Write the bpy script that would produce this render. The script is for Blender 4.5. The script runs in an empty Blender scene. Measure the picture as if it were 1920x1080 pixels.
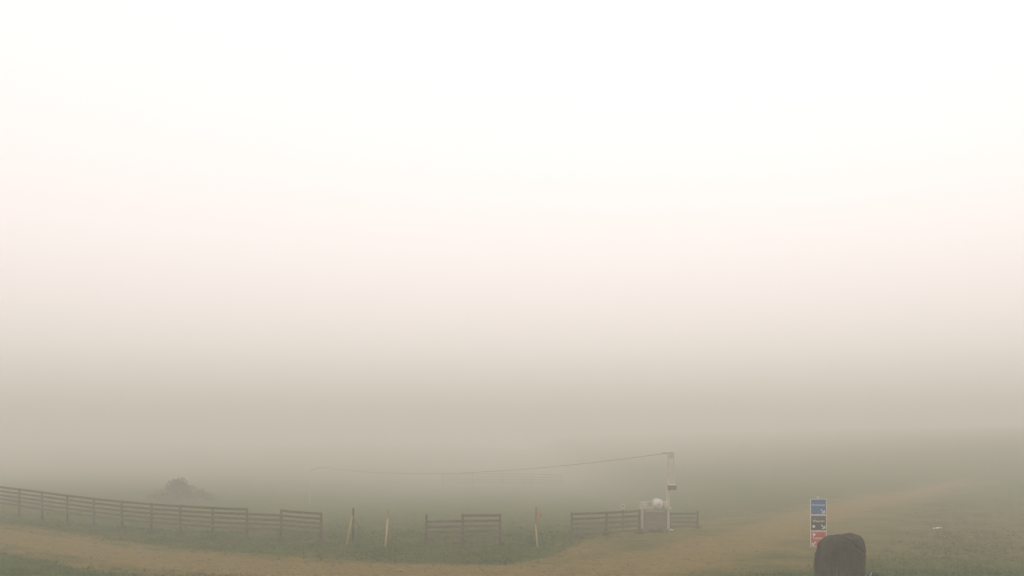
import bpy, bmesh, math, random
import numpy as np
from mathutils import Vector, Matrix, noise
random.seed(7)
rng = np.random.default_rng(11)
S = bpy.context.scene
COL = S.collection
PI = math.pi

# ------------------------------------------------------------------ camera
CAMZ, FPX, HROW = 4.45, 1663.0, 830.0      # eye height, focal length and eye-level row for a 1920 px wide frame
cam = bpy.data.cameras.new('camera'); camo = bpy.data.objects.new('camera', cam); COL.objects.link(camo)
camo.location = (0, 0, CAMZ); camo.rotation_euler = (PI/2, 0, 0)
cam.sensor_width = 36; cam.lens = 36*FPX/1920
cam.shift_y = (HROW-540)/1920
cam.clip_start = .1; cam.clip_end = 3000
S.camera = camo

# ------------------------------------------------------------------ terrain
def sstep(a, b, v):
    t = min(1, max(0, (v-a)/(b-a))); return t*t*(3-2*t)
def gz(x, y):
    z = -.12 + .05*noise.noise(Vector((x*.13, y*.13, 1.7))) + .03*noise.noise(Vector((x*.4, y*.4, 5.1)))
    l = max(0, -x-15.5)
    z += 1.6*math.tanh(.055*l/1.6)
    z -= 5*(1-math.exp(-.042*max(0, y-45)/5))*sstep(24, 9, x)
    z += 10*math.tanh(0.7e-4*max(0, y-110)**2/10)
    h = .065*max(0, x-16)*sstep(52, 150, y)
    z = min(14, z)+max(0, 14-max(z, 0))*math.tanh(h/14)
    z += .3*math.exp(-((x-12)**2+(y-25)**2)/30)
    return z
def P(px, row):
    """point of the ground seen at a place in the photograph"""
    Y = 30.
    dx, dz = (px-960)/FPX, (HROW-row)/FPX
    lo, hi = 8., 400.
    y = lo
    while y < hi:
        if CAMZ+dz*y < gz(dx*y, y): break
        y += .25
    return Vector((dx*y, y, gz(dx*y, y)))
def at(px, Y):
    x = (px-960)/FPX*Y
    return Vector((x, Y, gz(x, Y)))
def zrow(row, Y): return CAMZ-(row-HROW)/FPX*Y

# ------------------------------------------------------------------ object helpers
def link(name, data, parent=None, loc=None, rot=None):
    o = bpy.data.objects.new(name, data); COL.objects.link(o)
    if parent: o.parent = parent
    if loc is not None: o.location = loc
    if rot is not None: o.rotation_euler = rot
    return o
def tag(o, label=None, cat=None, group=None, kind=None):
    if label: o['label'] = label
    if cat: o['category'] = cat
    if group: o['group'] = group
    if kind: o['kind'] = kind
    return o
def thing(name, label, cat, loc, rz=0, group=None):
    return tag(link(name, None, None, loc, (0, 0, rz)), label, cat, group)
def obj(name, bm, mat, parent=None, smooth=False, loc=None, rot=None):
    me = bpy.data.meshes.new(name)
    bmesh.ops.recalc_face_normals(bm, faces=bm.faces)
    bm.to_mesh(me); bm.free()
    me.materials.append(mat)
    if smooth:
        for p in me.polygons: p.use_smooth = True
    return link(name, me, parent, loc, rot)
def add_box(bm, c, s, rot=None, bev=0.0):
    r = bmesh.ops.create_cube(bm, size=1)
    vs = r['verts']
    M = Matrix.Translation(c) @ (rot.to_4x4() if rot else Matrix()) @ Matrix.Diagonal((*s, 1))
    bmesh.ops.transform(bm, matrix=M, verts=vs)
    if bev:
        es = list({e for v in vs for e in v.link_edges})
        bmesh.ops.bevel(bm, geom=es, offset=bev, segments=2, affect='EDGES', profile=.5)
    return vs
def add_rod(bm, a, b, r0, r1=None, n=10):
    a, b = Vector(a), Vector(b); r1 = r0 if r1 is None else r1
    d = b-a
    q = d.to_track_quat('Z', 'Y')
    r = bmesh.ops.create_cone(bm, cap_ends=True, segments=n, radius1=r0, radius2=r1, depth=d.length)
    bmesh.ops.transform(bm, matrix=Matrix.Translation((a+b)/2) @ q.to_matrix().to_4x4(), verts=r['verts'])
def add_tube(bm, pts, r, n=6):
    pts = [Vector(p) for p in pts]
    rings = []
    for i, p in enumerate(pts):
        d = (pts[min(i+1, len(pts)-1)]-pts[max(i-1, 0)]).normalized()
        q = d.to_track_quat('Z', 'Y')
        rr = r(i/(len(pts)-1)) if callable(r) else r
        rings.append([bm.verts.new(p+q @ Vector((rr*math.cos(2*PI*k/n), rr*math.sin(2*PI*k/n), 0))) for k in range(n)])
    for a, b in zip(rings, rings[1:]):
        for k in range(n): bm.faces.new((a[k], a[(k+1) % n], b[(k+1) % n], b[k]))
    bm.faces.new(rings[0][::-1]); bm.faces.new(rings[-1])
def add_torus(bm, c, axis, R, r, n=32, m=10):
    q = Vector(axis).to_track_quat('Z', 'Y'); c = Vector(c)
    vs = [[bm.verts.new(c+q @ Vector(((R+r*math.cos(b))*math.cos(a), (R+r*math.cos(b))*math.sin(a), r*math.sin(b))))
           for b in [2*PI*j/m for j in range(m)]] for a in [2*PI*i/n for i in range(n)]]
    for i in range(n):
        for j in range(m):
            bm.faces.new((vs[i][j], vs[(i+1) % n][j], vs[(i+1) % n][(j+1) % m], vs[i][(j+1) % m]))
def board(bm, a, b, h, t, seed=0):
    """a sawn board from a to b: slightly bowed, chamfered, rough ends"""
    a, b = Vector(a), Vector(b)
    d = b-a; L = d.length; n = 6
    side = Vector((d.y, -d.x, 0)).normalized()
    r = random.Random(seed)
    rings = []
    tw = r.uniform(-.04, .04); sag = r.uniform(-.012, .004)
    for i in range(n+1):
        f = i/n
        p = a+d*f+Vector((0, 0, sag*4*f*(1-f)))
        hh = h*(1+r.uniform(-.05, .05)); ang = tw*(f-.5)
        up = Vector((0, 0, 1))*math.cos(ang)+side*math.sin(ang)
        c = .012
        pr = [(-t/2, -hh/2+c), (-t/2+c, -hh/2), (t/2-c, -hh/2), (t/2, -hh/2+c), (t/2, hh/2-c), (t/2-c, hh/2), (-t/2+c, hh/2), (-t/2, hh/2-c)]
        rings.append([bm.verts.new(p+side*u+up*v) for u, v in pr])
    for A, B in zip(rings, rings[1:]):
        for k in range(8): bm.faces.new((A[k], A[(k+1) % 8], B[(k+1) % 8], B[k]))
    bm.faces.new(rings[0][::-1]); bm.faces.new(rings[-1])
def NB(): return bmesh.new()

# ------------------------------------------------------------------ materials
def mat(name, rough=.8, spec=.3, metal=0):
    m = bpy.data.materials.new(name); m.use_nodes = True
    nt = m.node_tree; b = nt.nodes['Principled BSDF']
    b.inputs['Roughness'].default_value = rough; b.inputs['Specular IOR Level'].default_value = spec
    b.inputs['Metallic'].default_value = metal
    return m, nt, b
def N(nt, t, **kw):
    n = nt.nodes.new(t)
    for k, v in kw.items():
        if k in n.inputs: n.inputs[k].default_value = v
        else: setattr(n, k, v)
    return n
def noise_mat(name, c1, c2, scale=6, rough=.8, spec=.3, metal=0, stretch=(1, 1, 1), bump=.2, bscale=None, lo=.35, hi=.65, detail=6):
    m, nt, b = mat(name, rough, spec, metal)
    tc = N(nt, 'ShaderNodeTexCoord'); mp = N(nt, 'ShaderNodeMapping'); mp.inputs['Scale'].default_value = stretch
    nt.links.new(tc.outputs['Object'], mp.inputs['Vector'])
    ns = N(nt, 'ShaderNodeTexNoise', Scale=scale, Detail=detail, Roughness=.65)
    nt.links.new(mp.outputs[0], ns.inputs['Vector'])
    cr = N(nt, 'ShaderNodeValToRGB'); cr.color_ramp.elements[0].position = lo; cr.color_ramp.elements[1].position = hi
    cr.color_ramp.elements[0].color = (*c1, 1); cr.color_ramp.elements[1].color = (*c2, 1)
    nt.links.new(ns.outputs['Fac'], cr.inputs['Fac']); nt.links.new(cr.outputs[0], b.inputs['Base Color'])
    if bump:
        n2 = N(nt, 'ShaderNodeTexNoise', Scale=bscale or scale*3, Detail=6)
        nt.links.new(mp.outputs[0], n2.inputs['Vector'])
        bp = N(nt, 'ShaderNodeBump', Strength=bump, Distance=.03)
        nt.links.new(n2.outputs['Fac'], bp.inputs['Height']); nt.links.new(bp.outputs[0], b.inputs['Normal'])
    return m

WOOD = noise_mat('weathered_board', (.078, .071, .036), (.178, .163, .098), 5, .9, .08, stretch=(.6, 6, 6), bump=.4)
WOODP = noise_mat('weathered_post', (.06, .05, .026), (.135, .115, .066), 6, .9, .08, stretch=(5, 5, .7), bump=.4)
STEEL = noise_mat('galvanised_steel', (.36, .34, .32), (.52, .50, .47), 9, .5, .5, .25, bump=.1)
PALEP = noise_mat('pale_paint', (.46, .42, .37), (.58, .54, .48), 7, .55, .4, bump=.1)
PALEW = noise_mat('pale_board', (.15, .13, .09), (.25, .215, .15), 5, .9, .08, stretch=(.6, 6, 6), bump=.3)
WHITE = noise_mat('white_paint', (.60, .59, .55), (.74, .73, .69), 7, .45, .5, bump=.08)
DARK = noise_mat('dark_iron', (.05, .04, .035), (.10, .085, .07), 9, .7, .4, bump=.2)
RUST = noise_mat('rusty_weight', (.15, .105, .08), (.23, .17, .135), 9, .85, .2, bump=.3)
YELLOW = noise_mat('faded_yellow_paint', (.17, .14, .03), (.24, .20, .05), 8, .7, .3, bump=.15)
PALEY = noise_mat('pale_larch_strut', (.25, .22, .08), (.34, .29, .11), 8, .75, .3, stretch=(5, 5, .8), bump=.2)
REDW = noise_mat('red_brown_post', (.15, .09, .05), (.22, .14, .08), 8, .8, .3, stretch=(5, 5, .8), bump=.2)
ORANGE = noise_mat('faded_orange_cloth', (.36, .20, .06), (.44, .26, .08), 6, .85, .2, bump=.1)
RUBBER = noise_mat('tyre_rubber', (.012, .012, .011), (.03, .028, .026), 12, .8, .3, bump=.2)
COVER = noise_mat('olive_grey_tarpaulin', (.008, .0085, .005), (.030, .030, .019), 3, .9, .07, bump=.3, bscale=14)
ROPE = noise_mat('steel_rope', (.10, .095, .085), (.17, .16, .145), 20, .6, .4, .3, bump=0)
SIGNW = noise_mat('sign_white', (.66, .66, .64), (.76, .76, .74), 9, .45, .5, bump=0)
SIGNB = noise_mat('sign_blue', (.025, .105, .30), (.035, .135, .37), 5, .4, .5, bump=0)
SIGNK = noise_mat('sign_black', (.012, .012, .012), (.022, .022, .02), 5, .4, .5, bump=0)
SIGNR = noise_mat('sign_red', (.46, .030, .018), (.55, .045, .026), 5, .4, .5, bump=0)
SIGNG = noise_mat('sign_grey_print', (.10, .095, .09), (.14, .13, .12), 5, .4, .5, bump=0)
LEAF = noise_mat('bush_leaves', (.052, .078, .022), (.115, .150, .045), 3, .7, .3, bump=0)
BARK = noise_mat('bark', (.05, .04, .03), (.10, .08, .06), 6, .9, .2, bump=.3)

def grass_colour(nt, b, blades=False):
    """meadow turf: greens and straw browns in patches, bare soil where the 'wear' value is high"""
    geo = N(nt, 'ShaderNodeNewGeometry')
    def ns(sc, det=5, rough=.6, off=0):
        mp = N(nt, 'ShaderNodeMapping'); mp.inputs['Location'].default_value = (off, off*.7, 0)
        nt.links.new(geo.outputs['Position'], mp.inputs['Vector'])
        n = N(nt, 'ShaderNodeTexNoise', Scale=sc, Detail=det, Roughness=rough)
        nt.links.new(mp.outputs[0], n.inputs['Vector']); return n.outputs['Fac']
    def ramp(f, lo, hi, c1, c2):
        r = N(nt, 'ShaderNodeValToRGB'); e = r.color_ramp.elements
        e[0].position = lo; e[1].position = hi; e[0].color = (*c1, 1); e[1].color = (*c2, 1)
        nt.links.new(f, r.inputs['Fac']); return r.outputs[0]
    def mix(f, a, c):
        m = N(nt, 'ShaderNodeMix', data_type='RGBA')
        nt.links.new(f, m.inputs[0]); nt.links.new(a, m.inputs[6]); nt.links.new(c, m.inputs[7]); return m.outputs[2]
    def math_(op, a, c):
        m = N(nt, 'ShaderNodeMath', operation=op)
        for i, v in enumerate((a, c)):
            if isinstance(v, (int, float)): m.inputs[i].default_value = v
            else: nt.links.new(v, m.inputs[i])
        return m.outputs[0]
    k = 1.15 if blades else 1
    if blades: tone = N(nt, 'ShaderNodeAttribute', attribute_name='tone')
    green = ramp(ns(1.3, 8, .7), .3, .7, (.010*k, .032*k, .001*k), (.054*k, .096*k, .002*k))
    straw = ramp(ns(2.1, 8, .7, 9), .3, .7, (.058*k, .052*k, .006*k), (.155*k, .130*k, .022*k))
    soil = ramp(ns(3.3, 9, .72, 21), .3, .7, (.115, .083, .020), (.245, .178, .050))
    wear = N(nt, 'ShaderNodeAttribute', attribute_name='wear')
    patch = math_('ADD', ns(.35, 6, .65, 4), math_('MULTIPLY', ns(6, 4, .7, 2), .35))
    f1 = N(nt, 'ShaderNodeMapRange'); f1.inputs[1].default_value = .70; f1.inputs[2].default_value = 1.15
    nt.links.new(math_('ADD', patch, math_('MULTIPLY', wear.outputs['Fac'], .6)), f1.inputs[0])
    f2 = N(nt, 'ShaderNodeMapRange'); f2.inputs[1].default_value = 1.1; f2.inputs[2].default_value = 1.45
    nt.links.new(math_('ADD', patch, wear.outputs['Fac']), f2.inputs[0])
    c = mix(f1.outputs[0], green, straw)
    if not blades: c = mix(f2.outputs[0], c, soil)
    if blades:                                       # every blade its own lightness
        vm = N(nt, 'ShaderNodeVectorMath', operation='SCALE')
        nt.links.new(c, vm.inputs[0]); nt.links.new(tone.outputs['Fac'], vm.inputs['Scale']); c = vm.outputs[0]
    nt.links.new(c, b.inputs['Base Color'])
    if not blades:
        h = math_('ADD', ns(9, 8, .75), math_('MULTIPLY', ns(1.1, 3), .6))
        bp = N(nt, 'ShaderNodeBump', Strength=.9, Distance=.12)
        nt.links.new(h, bp.inputs['Height']); nt.links.new(bp.outputs[0], b.inputs['Normal'])
GROUND, nt, b = mat('meadow_turf', .95, .03); grass_colour(nt, b)
BLADE, nt, b = mat('grass_blades', .9, .04); grass_colour(nt, b, True)
DIRT, nt, b = mat('worn_dirt_track', .95, .03); grass_colour(nt, b)

# ------------------------------------------------------------------ path outline (far and near edge, station by station)
STN = [((-140, 974), (-140, 992)), ((-80, 981), (-80, 1004)), ((0, 991), (0, 1020)), ((100, 1005), (95, 1038)), ((200, 1019), (200, 1057)),
       ((300, 1033), (310, 1071)), ((430, 1043), (440, 1081)), ((600, 1052), (600, 1090)), ((780, 1058), (780, 1096)),
       ((960, 1059), (960, 1098)), ((1100, 1046), (1130, 1096)), ((1240, 1018), (1330, 1080)), ((1330, 996), (1440, 1052)),
       ((1420, 973), (1530, 1014)), ((1500, 953), (1620, 972)), ((1600, 934), (1700, 946)), ((1700, 916), (1770, 926)), ((1790, 898), (1840, 905))]
FAR = [P(*a) for a, _ in STN]; NEAR = [P(*c) for _, c in STN]
def catmull(pts, n):
    out = []
    for i in range(len(pts)-1):
        p0, p1, p2, p3 = pts[max(i-1, 0)], pts[i], pts[i+1], pts[min(i+2, len(pts)-1)]
        for k in range(n):
            t = k/n
            out.append(.5*((2*p1)+(p2-p0)*t+(2*p0-5*p1+4*p2-p3)*t*t+(3*p1-p0-3*p2+p3)*t*t*t))
    out.append(pts[-1]); return out
FARL, NEARL = catmull(FAR, 16), catmull(NEAR, 16)
def rag(p, s): return .55*noise.noise(Vector((p.x*.5, p.y*.5, s)))+.25*noise.noise(Vector((p.x*2.1, p.y*2.1, s+4)))
A_ = np.array([(p.x, p.y) for p in FARL]); B_ = np.array([(p.x, p.y) for p in NEARL])
C_ = (A_+B_)/2; W_ = np.linalg.norm(A_-B_, axis=1)/2
def path_dist(xy):
    """signed distance in metres to the path's edge, negative inside (vectorised)"""
    out = np.full(len(xy), 1e3)
    for i in range(0, len(xy), 4000):
        q = xy[i:i+4000]
        d = np.linalg.norm(q[:, None, :]-C_[None], axis=2)-W_[None]
        out[i:i+4000] = d.min(1)
    return out

# ------------------------------------------------------------------ ground sheet
def axis(lo, hi, f0, f1, step, grow=1.18):
    v = list(np.arange(f0, f1+1e-6, step))
    s = step; x = f1
    while x < hi: s *= grow; x += s; v.append(min(x, hi))
    s = step; x = f0
    while x > lo: s *= grow; x -= s; v.insert(0, max(x, lo))
    return np.array(v)
gx = axis(-420, 420, -36, 36, .4); gy = axis(-80, 440, 20, 62, .35)
nx, ny = len(gx), len(gy)
X, Y = np.meshgrid(gx, gy)
XY = np.stack([X.ravel(), Y.ravel()], 1)
Z = np.array([gz(x, y) for x, y in XY])
def fill(me, co, faces4):
    me.vertices.add(len(co)); me.vertices.foreach_set('co', co.astype(np.float32).ravel())
    nf, k = faces4.shape
    me.loops.add(nf*k); me.loops.foreach_set('vertex_index', faces4.astype(np.int32).ravel())
    me.polygons.add(nf); me.polygons.foreach_set('loop_start', (np.arange(nf)*k).astype(np.int32))
    me.update(calc_edges=True); me.validate()
def wear_at(xy):
    d = path_dist(xy)
    x, y = xy[:, 0], xy[:, 1]
    soft = .45+1.7*np.clip((x-2)/8, 0, 1)            # the track frays out on the right
    w = np.clip(1-(d+.1)/soft, 0, 1)*(.60-.08*np.clip((x-2)/8, 0, 1))
    sl = np.clip((x-9)/6, 0, 1)*np.clip((y-29)/7, 0, 1)*np.clip((95-y)/40, 0, 1)   # worn slope on the right
    far = np.interp(x, B_[:, 0], B_[:, 1])
    strip = .20*np.clip((y-far)/2, 0, 1)             # drier turf beyond the track
    w = np.maximum(np.maximum(w, .48*sl), strip)
    return w.astype(np.float32)
me = bpy.data.meshes.new('ground')
I = np.arange(nx*ny).reshape(ny, nx)
F = np.stack([I[:-1, :-1], I[:-1, 1:], I[1:, 1:], I[1:, :-1]], -1).reshape(-1, 4)
fill(me, np.column_stack([XY, Z]), F)
at_ = me.attributes.new('wear', 'FLOAT', 'POINT'); at_.data.foreach_set('value', wear_at(XY))
for p in me.polygons: p.use_smooth = True
me.materials.append(GROUND)
tag(link('ground', me), kind='structure')

# path sheet, draped on the ground
bm = NB(); rows = []
for fa, ne in zip(FARL, NEARL):
    fa = fa+Vector((0, rag(fa, 3.), 0)); ne = ne+Vector((0, rag(ne, 8.), 0))
    r = []
    for k in range(15):
        p = fa.lerp(ne, k/14)
        e = .012 if 0 < k < 14 else -.03
        r.append(bm.verts.new((p.x, p.y, gz(p.x, p.y)+e+.012*noise.noise(p*1.5))))
    rows.append(r)
for a, c in zip(rows, rows[1:]):
    for k in range(14): bm.faces.new((a[k], a[k+1], c[k+1], c[k]))
pth = tag(obj('path', bm, DIRT, None, True), kind='structure')
at_ = pth.data.attributes.new('wear', 'FLOAT', 'POINT')
wv = []
for i in range(len(rows)):
    r_ = min(1, max(0, (FARL[i].x-1)/8))
    for k in range(15):
        e = min(1, min(k, 14-k)/(3+2.5*r_)); wv.append((.60-.08*r_)+(.40-.10*r_)*e*e*(3-2*e)*(1-.45*sstep(.74, .97, i/len(rows))))
at_.data.foreach_set('value', np.array(wv, np.float32))

# ------------------------------------------------------------------ grass blades
TOPS = [(-60, 51.2, 903), (-22, 50.2, 908), (35, 48.8, 915.5), (78, 47.7, 921), (125, 46.6, 927), (175, 45.6, 933), (228, 44.6, 938.5),
        (283, 43.7, 943), (338, 42.9, 946.5), (398, 42.2, 950), (463, 41.7, 952.5), (527, 41.3, 955), (602, 41.0, 961)]
MIDF = [(799, 40, 965), (868, 40, 963.5), (938, 40, 963)]
RGTF = [(1072, 43, 961), (1137, 43.6, 959), (1199, 44.3, 955.5)]
FEET = TOPS+MIDF+RGTF+[(1256.5, 48.6), (1308, 49.5), (662, 40.2), (728, 39.95), (1005.5, 40.1), (1204, 45.8), (1252, 45.8), (1229, 45.3), (1222, 45.3), (1240, 45.3), (1534, 35), (1550, 25), (1565, 25), (1600, 25)]
def grass(n, y0, y1):
    y = rng.uniform(y0, y1, n); x = rng.uniform(-.66, .66, n)*y
    xy = np.column_stack([x, y])
    d = path_dist(xy)
    pn = np.array([noise.noise(Vector((a*.45, c*.45, 2.)))+.5*noise.noise(Vector((a*1.7, c*1.7, 7.))) for a, c in xy])
    wear = wear_at(xy)
    keep = (d > -.45+rng.uniform(-.5, .9, n)) & (rng.uniform(0, 1, n) < .85-.5*wear+.5*pn)
    keep |= (d > -1.6) & (rng.uniform(0, 1, n) < .05)
    xy, pn, wear = xy[keep], pn[keep], wear[keep]
    return xy, pn, wear
ga, gb = grass(50000, 24.5, 46), grass(26000, 40, 74)
th = rng.uniform(0, 1, len(gb[0])) < np.clip((74-gb[0][:, 1])/30, 0, 1)
xy, pn, wear = [np.concatenate([a, c[th]]) for a, c in zip(ga, gb)]
nb = 4
# taller grass added round the feet of posts and stakes for contact shade
feet = [(a_[0], a_[1]) for a_ in FEET]
fx = np.array([[(p_-960)/FPX*y_, y_+.07] for p_, y_ in feet])
fx = np.repeat(fx, 14, 0)+rng.normal(0, .11, (len(fx)*14, 2))
tall = np.concatenate([np.zeros(len(xy)), np.ones(len(fx))])
xy = np.concatenate([xy, fx]); pn = np.concatenate([pn, np.zeros(len(fx))]); wear = np.concatenate([wear, np.full(len(fx), .12)])
base = np.repeat(xy, nb, 0)+rng.normal(0, .035, (len(xy)*nb, 2))
zz = np.repeat(np.array([gz(a, c) for a, c in xy]), nb)
h = np.repeat(np.clip(.060+.045*pn, .025, .15)*np.where(rng.uniform(0, 1, len(xy)) < .05, 2.2, 1)+.13*tall, nb)*rng.uniform(.6, 1.5, len(base))
ang = rng.uniform(0, PI, len(base)); wv = .015*np.column_stack([np.cos(ang), np.sin(ang)])
lean = rng.normal(0, .45, (len(base), 2))*h[:, None]
co = np.empty((len(base), 3, 3))
co[:, 0, :2] = base-wv; co[:, 1, :2] = base+wv; co[:, 2, :2] = base+lean
co[:, 0, 2] = co[:, 1, 2] = zz-.015; co[:, 2, 2] = zz+h
me = bpy.data.meshes.new('grass')
fill(me, co.reshape(-1, 3), np.arange(len(base)*3).reshape(-1, 3))
at_ = me.attributes.new('wear', 'FLOAT', 'POINT'); at_.data.foreach_set('value', np.repeat(np.repeat(wear, nb), 3).astype(np.float32))
at_ = me.attributes.new('tone', 'FLOAT', 'POINT')
at_.data.foreach_set('value', np.repeat(np.repeat(rng.uniform(.3, 2.1, len(xy)), nb), 3).astype(np.float32))
me.materials.append(BLADE)
tag(link('grass', me), 'short meadow grass growing on both sides of the dirt track', 'grass', kind='stuff')

# ------------------------------------------------------------------ gravel lying on the track
GRAVEL = noise_mat('pale_gravel', (.12, .095, .06), (.26, .21, .14), 4, .95, .05, bump=0, lo=.4, hi=.6)
co, fc = [], []
OCT = np.array([(1, 0, 0), (0, 1, 0), (-1, 0, 0), (0, -1, 0), (0, 0, 1), (0, 0, -.4)], float)
OF = np.array([(0, 1, 4), (1, 2, 4), (2, 3, 4), (3, 0, 4), (1, 0, 5), (2, 1, 5), (3, 2, 5), (0, 3, 5)])
for k in range(2600):
    i = int(rng.integers(0, len(FARL)-34)); p = FARL[i].lerp(NEARL[i], rng.uniform(.05, .95)); p.x += rng.uniform(-.4, .4)
    r = rng.uniform(.018, .05) if rng.uniform() < .93 else rng.uniform(.05, .09)
    q = OCT*(rng.uniform(.6, 1.3, 3)*r); a = rng.uniform(0, PI); c_, s_ = math.cos(a), math.sin(a)
    q = np.column_stack([q[:, 0]*c_-q[:, 1]*s_, q[:, 0]*s_+q[:, 1]*c_, q[:, 2]*.6])
    fc.append(OF+6*k); co.append(q+np.array([p.x, p.y, gz(p.x, p.y)+.018]))
me = bpy.data.meshes.new('gravel'); fill(me, np.concatenate(co), np.concatenate(fc)); me.materials.append(GRAVEL)
tag(link('gravel', me), 'loose pale gravel strewn over the dirt track', 'gravel', kind='stuff')

# ------------------------------------------------------------------ wooden fences
def fence(label, posts, bays, group):
    """posts: (px, depth, top row); bays: list of lists of rail (row at left, row at right)"""
    p0 = at(posts[0][0], posts[0][1])
    t = thing('rail_fence', label, 'fence', p0, 0, group)
    pos = []
    for i, (px, Yd, top) in enumerate(posts):
        p = at(px, Yd); zt = zrow(top, Yd); pos.append((p, Yd))
        bm = NB(); add_rod(bm, (p.x, p.y+.07, p.z-.25), (p.x+random.uniform(-.02, .02), p.y+.07, zt), .062, .055, 9)
        obj('post', bm, WOODP, t, True).location = -p0
    for i, rails in enumerate(bays):
        (a, Ya), (c, Yc) = pos[i], pos[i+1]
        for j, (ra, rc) in enumerate(rails):
            A = Vector((a.x+.012, a.y-.03-.004*(i % 2), zrow(ra, Ya))); C = Vector((c.x-.012, c.y-.03-.004*(i % 2), zrow(rc, Yc)))
            bm = NB(); board(bm, A, C, .122, .03, i*31+j*7+int(posts[0][0]))
            obj('rail', bm, WOOD, t).location = -p0
    return t
def rail_rows(pa, pc, n=5, first=0, H=1.16, drop=.06):
    """rails evenly spaced down from the post tops"""
    out = []
    for k in range(first, n):
        d = drop+k*(H-drop)/5.
        out.append((pa[2]+d*FPX/pa[1], pc[2]+d*FPX/pc[1]))
    return out
G = 'wooden rail fences along the far side of the track'
bays = []
for i in range(len(TOPS)-1):
    a, c = TOPS[i], TOPS[i+1]
    if i == 10: bays.append(rail_rows(a, c, 5, 1))
    else: bays.append(rail_rows(a, c, 5))
fence('long weathered rail fence climbing to the left, many bays, beside the dark bush', TOPS, bays, G)
M = MIDF
fence('short free-standing rail fence of two bays between the yellow stakes and the pennant stake', M,
      [[(978.5, 976.5), (988, 986.5), (997, 995.5), (1006.5, 1005)], [(966.5, 966), (976.5, 976), (986, 985.5), (995.5, 995), (1004.5, 1004)]], G)
R = RGTF
fence('two-bay rail fence left of the rope lift mast', R,
      [[(963.5+9.3*k, 961.3+9.1*k) for k in range(5)], [(961.3+9.1*k, 958+9*k) for k in range(5)]], G)
Q = [(1256.5, 48.6, 960), (1308, 49.5, 958)]
fence('single faint fence bay right of the rope lift mast', Q, [[(963+8*k, 962.5+8*k) for k in range(4)]], G)
D = [(830, 148, 888), (886, 149, 887), (942, 150, 886.5), (998, 150, 887), (1054, 150, 889)]
t = fence('far pale fence barely visible in the fog above the short fence', D, [[(D[i][2]+2+5*k, D[i+1][2]+2+5*k) for k in range(4)] for i in range(4)], G)

# ------------------------------------------------------------------ stakes with struts
def rods(name, a, b, r, m, parent, p0, r1=None):
    bm = NB(); add_rod(bm, Vector(a)-p0, Vector(b)-p0, r, r1, 9); return obj(name, bm, m, parent, True)
def pt(px, row, Yd): return Vector(((px-960)/FPX*Yd, Yd, zrow(row, Yd)))
GS = 'stakes with struts standing in the gaps of the fence'
p0 = at(662, 40.3)
t = thing('strutted_stake', 'dark stake with a pale yellow strut leaning on its left side', 'stake', p0, 0, GS)
rods('post', p0-Vector((0, 0, .2)), pt(662.5, 953, 40.3), .055, WOODP, t, p0, .05)
f = P(649, 1023); rods('strut', f-Vector((0, 0, .05)), pt(660, 968, 40.2), .045, PALEY, t, p0)
f = P(688, 1011); rods('brace', f, pt(664, 974, 40.35), .016, DARK, t, p0)
p0 = at(728, 40.0)
t = thing('strutted_stake', 'yellow stake with a pale strut standing beside reddish soil', 'stake', p0, 0, GS)
rods('post', p0-Vector((0, 0, .2)), pt(728.5, 955, 40), .06, YELLOW, t, p0, .05)
f = P(722, 1027); rods('strut', f-Vector((0, 0, .05)), pt(727, 973, 39.93), .045, PALEY, t, p0)
p0 = at(1005.5, 40.2)
t = thing('strutted_stake', 'red-brown stake with an orange pennant and two thin struts', 'stake', p0, 0, GS)
rods('post', p0-Vector((0, 0, .2)), pt(1005, 951, 40.2), .052, REDW, t, p0, .045)
f = P(1008, 1026); rods('strut', f-Vector((0, 0, .05)), pt(1004, 984, 40.1), .032, PALEY, t, p0)
f = P(998, 1016); rods('strut', f, pt(1003.5, 986, 40.15), .02, REDW, t, p0)
bm = NB(); Yd = 40.18
g = [[None]*6 for _ in range(7)]
for i in range(7):
    for j in range(6):
        u, v = i/6, j/5
        p = pt(1006.5+10.5*u, 961+2.2*u*u+(15-9*u)*v, Yd)-p0
        p.y += .05*math.sin(u*5+v*2)*u; g[i][j] = p
for off in (0, .008):
    q = [[bm.verts.new(p+Vector((0, off, 0))) for p in r] for r in g]
    for i in range(6):
        for j in range(5): bm.faces.new((q[i][j], q[i+1][j], q[i+1][j+1], q[i][j+1]))
obj('pennant', bm, ORANGE, t, True)

# ------------------------------------------------------------------ rope lift drive station
LY = 46.0
p0 = at(1254, LY)
def L(px, row, dy=0): return pt(px, row, LY+dy)-p0
t = thing('rope_lift_mast', 'pale rope lift station with tall mast, white drum and hanging weight', 'ski lift', p0)
bm = NB(); add_box(bm, (L(1252.5, 900)+L(1252.5, 996))/2, (.16, .16, (L(0, 850)-L(0, 996)).z*.99*.66), bev=.012)
add_rod(bm, L(1252.5, 930), L(1252.8, 848), .05, .045, 12)
obj('mast', bm, PALEP, t)
bm = NB(); add_box(bm, L(1249, 849), (.42, .06, .05), bev=.008); add_box(bm, L(1258.5, 851, .06), (.05, .05, .16), bev=.006)
obj('head_arm', bm, STEEL, t)
bm = NB(); add_torus(bm, L(1258.5, 853, -.04), (0, 1, 0), .135, .028, 28, 8)
add_rod(bm, L(1258.5, 853, -.01), L(1258.5, 853, -.07), .03)
for k in range(4):
    a = k*PI/4; d = Vector((math.cos(a), 0, math.sin(a)))*.13
    add_rod(bm, L(1258.5, 853, -.04)-d, L(1258.5, 853, -.04)+d, .013, None, 6)
obj('pulley', bm, STEEL, t, True)
bm = NB(); add_rod(bm, L(1258.5, 856, -.04), L(1258.5, 909, -.04), .016, None, 6); add_rod(bm, L(1263, 854, -.04), L(1263, 908, -.04), .03, None, 8)
obj('hanging_rods', bm, PALEP, t)
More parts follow.
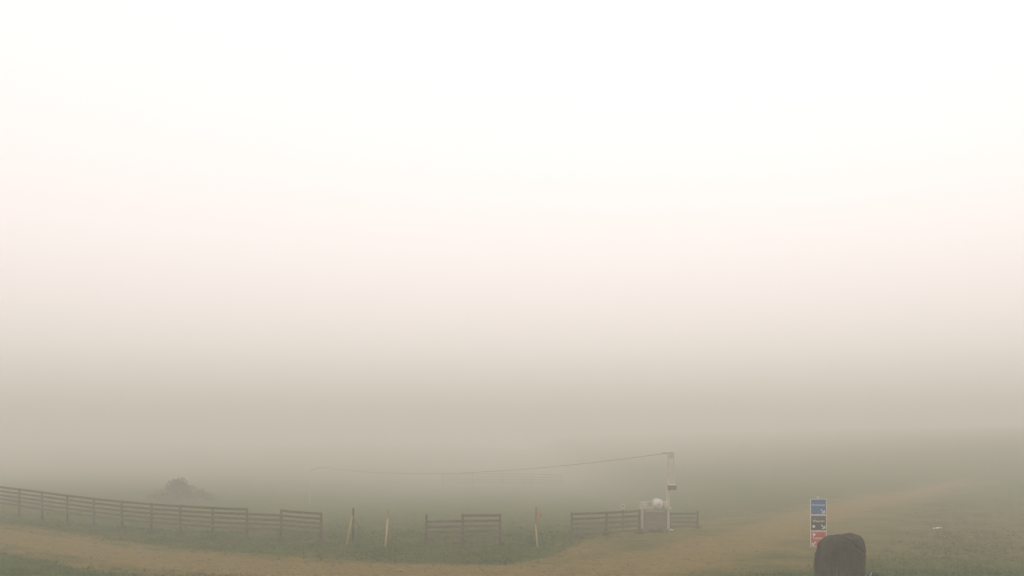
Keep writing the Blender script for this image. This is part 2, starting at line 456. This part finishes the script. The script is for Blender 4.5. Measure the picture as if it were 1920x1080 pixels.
bm = NB(); add_box(bm, L(1260, 914, -.12), (.43, .3, .24), bev=.02)
w = obj('counterweight', bm, RUST, t)
bm = NB(); add_box(bm, L(1260.5, 909.6, -.12)+Vector((0, 0, .02)), (.38, .26, .045), bev=.008)
obj('cap', bm, WHITE, w)
bm = NB(); add_box(bm, (L(1200, 953)+L(1258, 953))/2, (1.62, .34, .1), bev=.012)
add_box(bm, L(1207, 946), (.34, .3, .26), bev=.02); add_box(bm, L(1249, 946, -.1), (.3, .3, .3), bev=.03)
obj('drive_frame', bm, PALEP, t)
bm = NB(); add_rod(bm, L(1200, 941.5, -.1), L(1226, 940, -.1), .028); add_rod(bm, L(1212, 952, -.17), L(1246, 952, -.17), .02)
obj('drive_shaft', bm, STEEL, t, True)
bm = NB()
c = L(1233, 944.5, -.08)
prof = [(.0, -.30), (.1, -.30), (.2, -.275), (.255, -.22), (.275, -.12), (.275, .12), (.25, .2), (0, .2)]
rings = []
for r_, y_ in prof[1:-1]:
    rings.append([bm.verts.new(c+Vector((r_*math.cos(2*PI*k/32), y_, r_*math.sin(2*PI*k/32)))) for k in range(32)])
for A, B in zip(rings, rings[1:]):
    for k in range(32): bm.faces.new((A[k], A[(k+1) % 32], B[(k+1) % 32], B[k]))
bm.faces.new(rings[0]); bm.faces.new(rings[-1])
dr = obj('drum', bm, WHITE, t, True)
bm = NB(); add_torus(bm, c+Vector((0, -.2, 0)), (0, 1, 0), .262, .02, 36, 8); add_rod(bm, c+Vector((0, -.29, 0)), c+Vector((0, -.34, 0)), .05)
obj('rim', bm, STEEL, dr, True)
for px, dy, bot in ((1204, -.1, 981), (1252, -.1, 995), (1206, .14, 981)):
    bm = NB(); z0 = gz((px-960)/FPX*LY, LY+dy)-p0.z
    a = L(px, 955, dy); add_box(bm, Vector((a.x, a.y, (a.z+z0-.1)/2)), (.075 if px < 1220 else .1, .075, a.z-z0+.1), bev=.008)
    add_box(bm, Vector((a.x, a.y, z0+.03)), (.22, .22, .06), bev=.008)
    obj('leg', bm, PALEP, t)
# boarded screen under the drive frame
p1 = at(1229, LY-.55)
t2 = thing('boarded_screen', 'low grey boarded screen in front of the rope lift drive', 'screen', p1)
bm = NB()
for k in range(4):
    z = .13+k*.27
    board(bm, Vector((-.62, 0, z)), Vector((.6, 0, z)), .262, .03, 90+k)
obj('board_panel', bm, PALEW, t2)
for s in (-.55, .53):
    bm = NB(); add_rod(bm, (s, .07, -.2), (s, .07, 1.12), .05, None, 8); obj('post', bm, WOODP, t2, True)
# white foot stone
bm = NB(); bmesh.ops.create_icosphere(bm, subdivisions=3, radius=1)
for v in bm.verts: v.co = Vector((v.co.x*.13, v.co.y*.11, v.co.z*.07))*(1+.18*noise.noise(v.co*1.7))
p2 = P(1258, 995)
tag(obj('stone', bm, WHITE, None, True, p2+Vector((0, 0, .03))), 'small whitish stone at the foot of the rope lift mast', 'stone')
# small control post
p3 = at(1168, 46.5)
t = thing('control_post', 'small pale switch post sticking up behind the two-bay fence', 'control post', p3)
bm = NB(); add_rod(bm, (0, 0, -.2), (0, 0, 1.15), .035, None, 8); obj('post', bm, WOODP, t, True)
bm = NB(); add_box(bm, Vector((0, -.03, zrow(950, 46.5)-p3.z)), (.17, .11, .30), bev=.015); bx = obj('switch_box', bm, PALEP, t)
bm = NB(); add_rod(bm, (0, -.085, zrow(948.5, 46.5)-p3.z), (0, -.115, zrow(948.5, 46.5)-p3.z), .035, .03, 12); obj('button', bm, DARK, bx, True)
# second mast far away and the haul rope
FY = 84.0
p4 = at(580, FY)
t = thing('rope_lift_tower', 'thin pale lift tower with an arm, almost lost in the fog', 'ski lift', p4)
bm = NB(); add_rod(bm, (0, 0, -.3), (0, 0, zrow(884, FY)-p4.z), .075, .055, 10); obj('pole', bm, PALEP, t, True)
bm = NB(); A0 = Vector((0, 0, zrow(884, FY)-p4.z))
add_tube(bm, [A0, A0+Vector((.25, 0, .18)), A0+Vector((.9, 0, .36)), A0+Vector((2.1, 0, .42))], .04, 8); obj('arm', bm, PALEP, t, True)
a = pt(1256, 849, LY-.05); c = pt(620, 878.5, FY)
bm = NB(); pts = []
for k in range(41):
    f = k/40; p = a.lerp(c, f); p.z -= 4*f*(1-f)*.75; pts.append(p)
add_tube(bm, pts, .011, 6)
tag(obj('haul_rope', bm, ROPE, None, True), 'thin dark haul rope sagging from the lift mast into the fog', 'rope')

# ------------------------------------------------------------------ bush in the fog
p5 = at(335, 78)
t = thing('bush', 'dark rounded bush showing faintly in the fog behind the long fence', 'bush', p5)
cl = [(0, 0, .9, 1.0), (-.9, .2, .6, .8), (.95, -.1, .6, .8), (-1.7, 0, .3, .7), (1.9, .1, .35, .7), (.15, .1, 1.5, .6), (-.5, 0, 1.3, .6), (2.7, 0, .1, .6), (-2.5, .2, .1, .5)]
bm = NB()
for cx, cy, cz, r in cl:
    for k in range(int(900*r*r)):
        d = Vector((random.gauss(0, 1), random.gauss(0, 1), random.gauss(0, 1))).normalized()*r*random.random()**.4
        p = Vector((cx, cy, cz))+d
        if p.z < .05: continue
        q = Vector((random.gauss(0, 1), random.gauss(0, 1), random.gauss(0, 1))).to_track_quat('Z', 'Y'); s = random.uniform(.05, .11)
        vs = [bm.verts.new(p+q @ Vector(v)*s) for v in ((-1, 0, 0), (0, -.5, .1), (1, 0, 0), (0, .5, .1))]
        bm.faces.new(vs)
obj('foliage', bm, LEAF, t)
bm = NB()
for k in range(7):
    a = random.uniform(0, 2*PI); e = Vector((math.cos(a)*random.uniform(.3, 1.2), math.sin(a)*.6, random.uniform(1, 1.9)))
    add_tube(bm, [(0, 0, -.1), e*.4+Vector((0, 0, .2)), e], lambda f: .05*(1-.7*f), 6)
obj('stem', bm, BARK, t, True)

# ------------------------------------------------------------------ piste sign
SY = 35.0
p6 = at(1534.5, SY)
SG = thing('piste_sign', 'tall piste sign of blue, black and red panels with white arrows', 'sign', p6)
bm = NB(); add_rod(bm, (0, .06, -.3), (0, .06, zrow(934.5, SY)-p6.z), .038, None, 14)
obj('post', bm, STEEL, SG, True)
bm = NB(); bmesh.ops.create_uvsphere(bm, u_segments=12, v_segments=8, radius=.05)
bmesh.ops.translate(bm, verts=bm.verts, vec=(0, .06, zrow(933.5, SY)-p6.z)); obj('post_cap', bm, PALEP, SG, True)
def text_bm(word, w, h):
    cu = bpy.data.curves.new('word', 'FONT'); cu.body = word; cu.extrude = .004; cu.resolution_u = 3; cu.offset = .004
    o = bpy.data.objects.new('word', cu); COL.objects.link(o)
    me = bpy.data.meshes.new_from_object(o.evaluated_get(bpy.context.evaluated_depsgraph_get()))
    bpy.data.objects.remove(o); bpy.data.curves.remove(cu)
    bm = NB(); bm.from_mesh(me); bpy.data.meshes.remove(me)
    xs = [v.co.x for v in bm.verts]; ys = [v.co.y for v in bm.verts]
    x0, x1, y0, y1 = min(xs), max(xs), min(ys), max(ys)
    for v in bm.verts:   # stand it up facing -Y
        v.co = Vector(((v.co.x-(x0+x1)/2)/(x1-x0)*w, -.004-v.co.z*.5, (v.co.y-(y0+y1)/2)/(y1-y0)*h))
    return bm
def arrow_bm(s, mirror):
    bm = NB()
    def bar(a, b, w):
        a, b = Vector((a[0]*s, 0, a[1]*s)), Vector((b[0]*s, 0, b[1]*s)); d = b-a
        add_box(bm, (a+b)/2, (d.length, .008, w), Matrix.Rotation(-math.atan2(d.z, d.x), 3, 'Y'))
    bar((-.5, .5), (.38, -.38), .036); bar((.47, -.47), (.47, .28), .034); bar((.33, -.452), (-.28, -.452), .034)
    if mirror:
        for v in bm.verts: v.co.x *= -1
    return bm
PW = .595
def panel(label, rt, rb, m, word, texty, arrow, dot=None, line=None):
    z1, z0 = zrow(rt, SY)-p6.z, zrow(rb, SY)-p6.z; h = z1-z0
    bm = NB(); add_box(bm, Vector((0, 0, (z0+z1)/2)), (PW, .03, h), bev=.006)
    pn_ = obj('sign_panel', bm, m, SG); pn_['label'] = label
    bm = NB()     # edge frame
    for x in (-PW/2-.008, PW/2+.008): add_box(bm, Vector((x, 0, (z0+z1)/2)), (.016, .042, h+.032))
    for z in (z0-.008, z1+.008): add_box(bm, Vector((0, 0, z)), (PW-.001, .042, .016))
    obj('frame', bm, SIGNW, pn_)
    o = obj('lettering', text_bm(word, PW*.82, .092), SIGNW, pn_); o.location = (0, -.0155, z1-texty*h)
    ax, az, mir = arrow
    o = obj('arrow', arrow_bm(.15, mir), SIGNW, pn_); o.location = (ax, -.02, z0+az*h)
    if dot:
        bm = NB(); add_rod(bm, (dot[0], -.014, z0+dot[1]*h), (dot[0], -.022, z0+dot[1]*h), .055, None, 20)
        obj('emblem', bm, SIGNW, pn_)
    if line:
        bm = NB()
        for k in range(9): add_box(bm, Vector((-.235+k*.059, -.017, z1-.16*h)), (.03, .006, .13))
        obj('bar_pattern', bm, SIGNG, pn_)
panel('blue panel with an arrow to the lower right', 936.5, 964, SIGNB, 'Rosswiese', .36, (.17, .2, False))
panel('black panel with an arrow to the lower right', 967, 994, SIGNK, 'Wiesenalm', .36, (.18, .24, False), (-.19, .26), True)
panel('red panel with an arrow to the lower left', 997.3, 1024.5, SIGNR, 'Talwiese', .42, (-.18, .2, True), (-.18, .82))

# ------------------------------------------------------------------ covered snow gun
GY = 25.5
p7 = at(1574, GY)
gun = thing('covered_snow_gun', 'snow gun under a dark olive grey tarpaulin with one wheel showing', 'snow gun', p7, 0)
TOPZ = zrow(1000.5, GY)-p7.z
bm = NB(); bmesh.ops.create_cube(bm, size=2)
bmesh.ops.subdivide_edges(bm, edges=bm.edges, cuts=95, use_grid_fill=True)
def softmax0(v): return max(0, v)
for v in bm.verts:
    d = v.co.normalized(); e = 9
    k = (abs(d.x)**e+abs(d.y)**e+abs(d.z)**e)**(-1/e)
    q = d*k                                        # rounded box, -1..1
    hgt = (q.z+1)/2
    # silhouette half widths by height (metres), left and right
    wl = .55+.03*math.exp(-((hgt-.5)/.2)**2)-.02*hgt; wr = .55+.02*math.sin(hgt*2.6)
    x = q.x*(wl if q.x < 0 else wr); y = q.y*.5
    u = q.x
    top = TOPZ*(.925+.075*min(1, max(0, (u+.9)/1.6))-.055*sstep(-.45, -1.0, u)-.035*sstep(.78, 1.05, u)+.035*sstep(.2, -.4, u)*0)
    top -= .10*TOPZ*sstep(-.1, -1, q.y)*sstep(.9, -.9, u)+.02*sstep(.3, 1, abs(q.y))
    z = .06+(top-.06)*hgt
    p = Vector((x, y, z))
    nrm = Vector((q.x**3, q.y**3, .3*q.z**3)).normalized()
    side = 1-sstep(.75, 1.0, hgt)
    ang = math.atan2(q.y, q.x)
    fold = .050*noise.noise(Vector((ang*3.2, hgt*.7, 2)))+.038*noise.noise(Vector((ang*8, hgt*1.1, 5)))*(1.3-hgt)
    fold += .012*noise.noise(Vector((x*3+z*2, y*3, z*3.5-x*2)))+.006*noise.noise(Vector((x*9, y*9, z*9)))
    p += nrm*fold*(.5+1.9*side)
    if q.y < .2:                                   # draped overlap: a flap edge running from the top down to the right
        zf = TOPZ*(1.0-.015)-.74*softmax0((x+.10))**1.35-.10*(x+.1)
        dd = z-zf+.03*noise.noise(Vector((x*4, 1, z*4)))
        p.y -= .085*(1-sstep(.36, .52, x))*sstep(-.012, .006, dd)*sstep(-.12, -.04, x)*sstep(.2, -.3, q.y)
        p.y += .06*math.exp(-((dd+.025)/.022)**2)*sstep(-.1, .05, x)
        d2 = z-(zf-.16+.1*x); p.y -= .018*math.exp(-(d2/.035)**2)*sstep(.1, .3, x)
    v.co = p
cv = obj('cover', bm, COVER, gun, True)
bm = NB(); add_box(bm, Vector((0, 0, .20)), (1.0, .7, .08), bev=.01); add_rod(bm, (-.4, 0, .25), (.93, -.12, .27), .035)
add_box(bm, Vector((0, .95, .22)), (.08, 1.1, .07), bev=.01)
obj('chassis', bm, DARK, gun)
for cx, cy in ((.92, -.15), (-.35, .1)):
    c = Vector((cx, cy, .3+gz(p7.x+cx, GY+cy)-p7.z))
    ax = Vector((.38, -.92, .05)) if cx > 0 else Vector((1, 0, 0))
    bm = NB(); add_torus(bm, c, ax, .225, .075, 40, 12)
    for k in range(26):
        a = 2*PI*k/26; q = ax.to_track_quat('Z', 'Y')
        add_box(bm, c+q @ Vector((.292*math.cos(a), .292*math.sin(a), 0)), (.03, .02, .11), (q.to_matrix() @ Matrix.Rotation(a, 3, 'Z')))
    wh = obj('wheel', bm, RUBBER, gun, True)
    bm = NB(); add_rod(bm, c-ax*.035, c+ax*.035, .155, None, 24); add_rod(bm, c+ax*.03, c+ax*.085, .05, .04, 14)
    for k in range(5):
        a = 2*PI*k/5; q = ax.to_track_quat('Z', 'Y'); o_ = q @ Vector((.09*math.cos(a), .09*math.sin(a), 0))
        add_rod(bm, c+o_+ax*.03, c+o_+ax*.05, .014, None, 6)
    obj('rim', bm, STEEL, wh)
bm = NB(); a = Vector((.9, -.3, .52)); add_tube(bm, [(.62, -.25, .28), (.72, -.3, .46), (.78, -.3, .60), (.80, -.3, .66)], .022, 8)
obj('valve_lever', bm, STEEL, gun, True)

# ------------------------------------------------------------------ white scrap on the slope
p8 = P(1757.5, 992)
bm = NB()
n = 14; g = []
for i in range(n+1):
    r = []
    for j in range(7):
        u, v = i/n*2-1, j/6*2-1
        w = (.075+.035*math.cos(u*6.2))*(1-.3*u*u)
        z = .035+.045*abs(math.sin(u*3.1+.5))+.02*noise.noise(Vector((u*3, v*3, 3)))+.03*u
        r.append(Vector((u*.19, v*w*1.3-.02*u, z)))
    g.append(r)
for off in (0, -.006):
    q = [[bm.verts.new(p+Vector((0, 0, off))) for p in r] for r in g]
    for i in range(n):
        for j in range(6): bm.faces.new((q[i][j], q[i+1][j], q[i+1][j+1], q[i][j+1]))
tag(obj('plastic_scrap', bm, WHITE, None, True, p8+Vector((0, 0, .0))), 'crumpled white scrap lying on the worn brown slope', 'scrap')

# ------------------------------------------------------------------ fog
FOG_D, FOG_H, FOG_C, SKY_C = .0098, 16.0, (.822, .820, .738), (7.85, 7.0, 6.98)
zb = float(Z.min())-1.0
HTOP = CAMZ+FOG_H
bm = NB(); add_box(bm, Vector((0, 180, (zb+HTOP)/2)), (880, 560, HTOP-zb))
HM = bpy.data.materials.new('haze'); HM.use_nodes = True; nt = HM.node_tree; nt.nodes.clear()
out = N(nt, 'ShaderNodeOutputMaterial'); pv = N(nt, 'ShaderNodeVolumePrincipled')
pv.inputs['Color'].default_value = (*FOG_C, 1)
pv.inputs['Density'].default_value = FOG_D
pv.inputs['Anisotropy'].default_value = 0
nt.links.new(pv.outputs[0], out.inputs['Volume'])
HM.cycles.volume_sampling = 'DISTANCE'
hz = obj('haze', bm, HM); tag(hz, 'thick pale fog filling the whole place', 'fog', kind='stuff')

# ------------------------------------------------------------------ sky and sun
W = bpy.data.worlds.new('World'); S.world = W; W.use_nodes = True; nt = W.node_tree
bg = nt.nodes['Background']
ELEV, AZ = math.radians(52), math.radians(20)
sky = N(nt, 'ShaderNodeTexSky', sky_type='NISHITA', sun_disc=False, sun_elevation=ELEV, sun_rotation=AZ, dust_density=4.0, altitude=900)
hsv = N(nt, 'ShaderNodeHueSaturation', Saturation=.04)
nt.links.new(sky.outputs[0], hsv.inputs['Color'])
mx = N(nt, 'ShaderNodeMix', data_type='RGBA'); mx.inputs[0].default_value = .88
mx.inputs[7].default_value = (*SKY_C, 1)       # even overcast cloud layer
nt.links.new(hsv.outputs[0], mx.inputs[6]); nt.links.new(mx.outputs[2], bg.inputs['Color'])
bg.inputs['Strength'].default_value = .12
sun = bpy.data.lights.new('sun', 'SUN'); sun.energy = .5; sun.angle = math.radians(25); sun.color = (1, .96, .9)
so = link('sun', sun)
dirv = Vector((math.sin(AZ)*math.cos(ELEV), math.cos(AZ)*math.cos(ELEV), math.sin(ELEV)))
so.rotation_euler = dirv.to_track_quat('Z', 'Y').to_euler()

S.view_settings.view_transform = 'Standard'; S.view_settings.look = 'None'
S.view_settings.exposure = .6; S.view_settings.gamma = 1
S.render.engine = 'CYCLES'
cy = S.cycles
cy.max_bounces = 8; cy.volume_bounces = 2; cy.use_light_tree = False; cy.use_adaptive_sampling = False; cy.diffuse_bounces = 3
cy.use_denoising = True; cy.denoiser = 'OPENIMAGEDENOISE'; cy.denoising_input_passes = 'RGB_ALBEDO_NORMAL'; cy.denoising_prefilter = 'ACCURATE'
